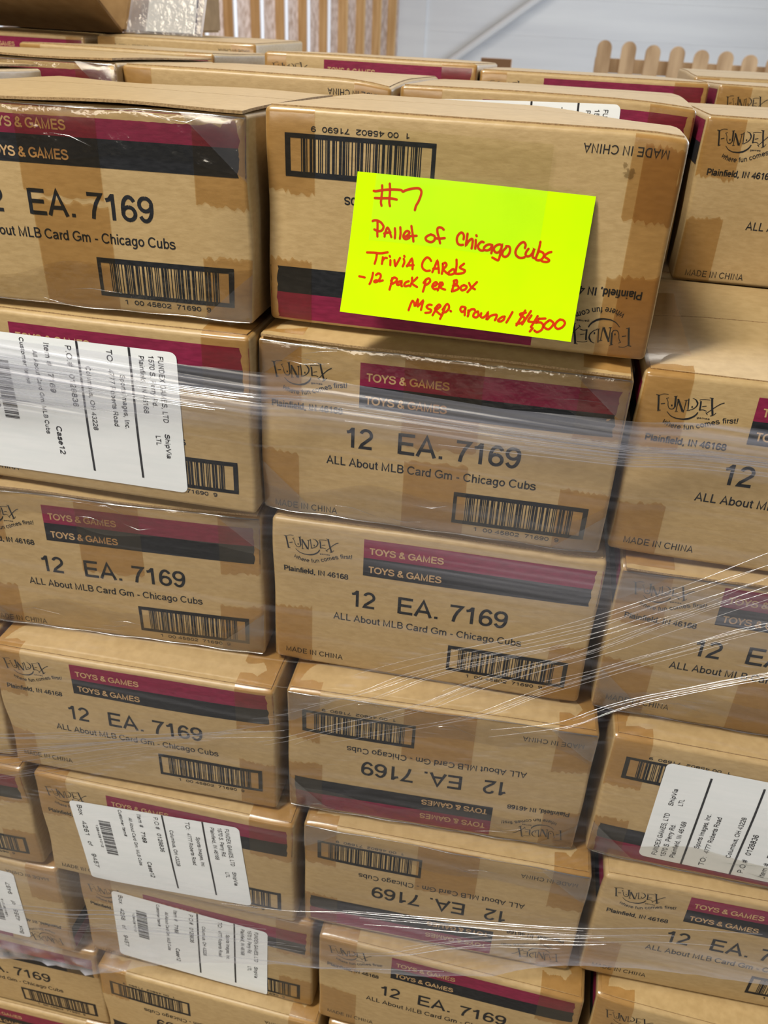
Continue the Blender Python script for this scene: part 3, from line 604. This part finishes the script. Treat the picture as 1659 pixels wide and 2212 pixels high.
for _ in range(3):
    S = E.copy()
    S[1:-1] = np.minimum(E[1:-1], (E[:-2] + E[2:]) / 2); S[:, 1:-1] = np.minimum(S[:, 1:-1], (S[:, :-2] + S[:, 2:]) / 2); E = S
def env(x, z):
    i = np.clip((x - XS[0]) / (XS[1] - XS[0]), 0, len(XS) - 1.001); j = np.clip((z - ZS[0]) / (ZS[1] - ZS[0]), 0, len(ZS) - 1.001)
    a = i.astype(int); b = j.astype(int); s = i - a; t = j - b
    return E[a, b] * (1 - s) * (1 - t) + E[a + 1, b] * s * (1 - t) + E[a, b + 1] * (1 - s) * t + E[a + 1, b + 1] * s * t
def poly(x, P): return np.interp(x, [q[0] for q in P], [q[1] for q in P])
TOPE = [(-.5, 1.033), (-.195, 1.0313), (-.131, 1.031), (-.069, 1.0292), (-.021, 1.0304), (.034, 1.0255), (.127, 1.0212), (.2065, 1.0231), (.277, 1.0242), (.52, 1.02)]
BOTE = [(-.5, .33), (-.296, .3752), (-.194, .3998), (-.082, .4511), (.0106, .4856), (.117, .5155), (.238, .5652), (.386, .5852), (.52, .59)]
sf = empty('stretch_wrap', (.12, -.05, .70)); tag(sf, 'clear stretch film wrapped tightly round the lower cartons', 'film')
rg = np.random.RandomState(5)
NX, NZ = 110, 1150
fx = np.linspace(-.49, .51, NX); X_ = np.repeat(fx[:, None], NZ, 1); tt = np.linspace(0, 1, NZ)[None, :]
ze, zb = poly(fx, TOPE)[:, None], poly(fx, BOTE)[:, None]; Z_ = ze + (zb - ze) * tt
def n1(x, seed, n=4096):
    t = np.random.RandomState(seed).rand(n); i = np.floor(x).astype(int); f = x - i; f = f * f * (3 - 2 * f); return t[i % n] * (1 - f) + t[(i + 1) % n] * f
def streak(freq, seed, tilt=0.0, xf=3.0):                 # long fibres: fast across z, slow along x
    c = Z_ + tilt * X_ + .004 * (n1(X_ * xf + 7.3, seed + 1) - .5)
    k = n1(c * freq + 100, seed); return k * (.45 + .55 * n1(X_ * xf + np.floor(c * freq / 3) * 17.7, seed + 2))
s1 = streak(900, 11); s2 = streak(420, 21, .04); s3 = streak(210, 31, -.03); s4 = streak(70, 41, .02, 1.6); dg_ = streak(330, 51, -.62, 1.5)
low = poly(fx, [(-.5, .985), (-.2, .985), (-.1, .99), (-.02, .9955), (.05, .9935), (.13, .9923), (.21, .9978), (.284, .9953), (.52, .995)])[:, None]
gauss = lambda a, w: np.exp(-(a / w) ** 2)
band1 = np.clip((Z_ - low + .006) / .012, 0, 1)                        # roped top edge of the wrap
right = np.clip((X_ + .05) / .2, 0, 1)
patch = n1(X_ * 7 + 40, 81) * n1(Z_ * 11 + 20, 82)  # reflected sheen of the film, coloured in as hazy patches
milk = .004 + .05 * s1 * s3 + .22 * np.clip(s2 - .55, 0, 1) * (.4 + .6 * s4) + (.05 + .13 * np.clip((X_ + .02) / .25, 0, 1)) * np.clip(patch * 1.9 - .35, 0, 1) * (.45 + .55 * s2)
milk += band1 * (.03 + .26 * np.clip(s2 * 1.4 - .2, 0, 1) + .15 * s1 + .55 * np.clip((-.10 - X_) / .10, 0, 1) * np.clip(s2 * 1.5 - .25, 0, 1) * gauss(Z_ - 1.006, .016))  # left end also whitened for the bright reflections on the film
milk += gauss(Z_ - (.908 - .05 * (X_ - .15)), .024) * right * (.06 + .50 * s2 * s3 + .16 * s1)     # streaked pass over the third layer
milk += gauss(Z_ - (.552 + .12 * X_), .020) * (.03 + .22 * s3 * s2 + .10 * s1)                     # lower pass
milk += gauss(Z_ - (.470 + .24 * X_ + .02), .035) * (.02 + .16 * s2)
milk += np.clip(dg_ - .66, 0, 1) * gauss(Z_ - (.80 + .42 * (X_ - .08)), .07) * 1.0
milk += np.clip(1 - (Z_ - zb) / .008, 0, 1) * .20
crum = np.clip((-.10 - X_) / .12, 0, 1) * np.clip(1 - (Z_ - zb) / .045, 0, 1)
cn = n1((X_ + Z_ * .6) * 120 + 50, 71) * n1((X_ - Z_ * 1.7) * 75 + 90, 72)
milk += crum * .9 * np.clip(cn * 2 - .35, 0, 1)  # glints of the crumpled film put into its whiteness
milk = np.clip(milk, 0, .82)
Y_ = env(X_, Z_) - .0012 - .0006 * n1(X_ * 22 + 3, 61) * n1(Z_ * 60 + 9, 62)
Y_ -= (.0008 + .0010 * np.clip((-.02 - X_) / .12, 0, 1)) * (s2 - .4) * band1 * 2 + .00022 * s2 + .0010 * np.clip(1 - (Z_ - zb) / .03, 0, 1) * (n1(X_ * 90 + 50, 73) + n1((X_ + Z_) * 140 + 90, 74)) + crum * .010 * cn
V = np.stack([X_ - .12, Y_ + .05, Z_ - .70], -1).reshape(-1, 3)
ii, jj = np.meshgrid(np.arange(NX - 1), np.arange(NZ - 1), indexing='ij'); q = (ii * NZ + jj).ravel()
F4 = np.stack([q, q + NZ, q + NZ + 1, q + 1], -1)
me = bpy.data.meshes.new('film_sheet'); me.vertices.add(len(V)); me.vertices.foreach_set('co', V.ravel())
me.loops.add(F4.size); me.loops.foreach_set('vertex_index', F4.ravel().astype(np.int32)); me.polygons.add(len(F4))
me.polygons.foreach_set('loop_start', np.arange(0, F4.size, 4, dtype=np.int32)); me.polygons.foreach_set('loop_total', np.full(len(F4), 4, np.int32))
me.polygons.foreach_set('use_smooth', np.ones(len(F4), bool)); me.update(calc_edges=True); me.materials.append(WRAP)
at = me.attributes.new('milk', 'FLOAT', 'POINT'); at.data.foreach_set('value', milk.ravel().astype(np.float32))
fo = bpy.data.objects.new('film_sheet', me); COL.objects.link(fo); fo.parent = sf
def strand(pts, r, mt):
    P = []
    for a, b in zip(pts[:-1], pts[1:]):
        for k in range(14): P.append((lerp(a[0], b[0], k / 14), lerp(a[1], b[1], k / 14)))
    P.append(pts[-1]); P = np.array(P); y = env(P[:, 0], P[:, 1]) - .0030
    y = np.convolve(np.concatenate([[y[0]] * 3, y, [y[-1]] * 3]), np.ones(7) / 7, 'valid'); y = np.minimum(y, env(P[:, 0], P[:, 1]) - .0022)
    n = len(P); rr = [r * (.55 + .45 * math.sin(PI * i / (n - 1))) * RND.uniform(.8, 1.1) for i in range(n)]
    m = MB(); m.tube([(a - .12, c + .05, b - .70) for (a, b), c in zip(P, y)], rr, 0, 7); m.build('film_strand', [mt], sf, True)
DIAG = ([(.40, .990), (.2988, .9362), (.2075, .8781), (.0703, .8139), (-.02, .772)], [(.42, .985), (.3016, .9252), (.2131, .8628), (.0619, .7831), (-.03, .745)], [(.42, .945), (.3088, .8962), (.2027, .8341), (.1284, .7938), (.03, .755)],
        [(.26, .905), (.2075, .8720), (.05, .7960), (-.03, .765)], [(.44, .91), (.33, .862), (.20, .800), (.10, .765)])
LEFT = ([(-.42, .655), (-.2467, .6951), (.0063, .7686)], [(-.42, .600), (-.2523, .6587), (-.083, .7281), (.03, .7720)], [(-.42, .625), (-.24, .680), (-.12, .722), (.02, .765)])
LOWER = ([(-.06, .545), (.06, .5660), (.208, .5958), (.40, .640)], [(.0328, .5127), (.1371, .5574), (.1808, .5772), (.30, .615)], [(-.42, .44), (-.2819, .4673), (-.13, .503), (.0098, .5340)], [(-.25, .452), (-.10, .490), (.03, .521)], [(-.09, .4640), (.03, .4900), (.15, .528)])
TOPB = ([(-.42, 1.016), (-.20, 1.016), (-.05, 1.014), (.10, 1.010)], [(-.42, 1.008), (-.2, 1.006), (-.04, 1.006)], [(-.42, 1.000), (-.2, .999), (-.05, 1.001)], [(-.42, .993), (-.2, .991), (-.08, .993)], [(-.10, 1.014), (.12, 1.006), (.40, 1.006)], [(.02, .999), (.20, 1.001), (.40, 1.003)])
fr = random.Random(3)
for grp, n, sp, r0, r1 in ((DIAG, 6, .011, .00010, .00030), (LEFT, 6, .010, .00010, .00036), (LOWER, 6, .009, .00012, .00050), (TOPB, 9, .006, .00012, .00045)):
    for pts in grp:
        for q in range(n):
            a, b_ = fr.gauss(0, sp * .6), fr.gauss(0, sp * .6); t0, t1 = fr.uniform(0, .35), fr.uniform(.6, 1)
            m_ = len(pts) - 1; full = [(x, z + lerp(a, b_, i / m_)) for i, (x, z) in enumerate(pts)]
            xs_ = [x for x, _ in full]; zs_ = [z for _, z in full]; sg_ = 1 if xs_[-1] > xs_[0] else -1
            seg = [xs_[0] + (xs_[-1] - xs_[0]) * lerp(t0, t1, i / 4) for i in range(5)]
            o_ = np.argsort(xs_); seg = [(x, float(np.interp(x, np.array(xs_)[o_], np.array(zs_)[o_]))) for x in seg]
            if min(z - float(poly(x, BOTE)) for x, z in seg) < .002: continue
            strand(seg, fr.uniform(r0, r1), STRAND if fr.random() < .6 else FAINT)
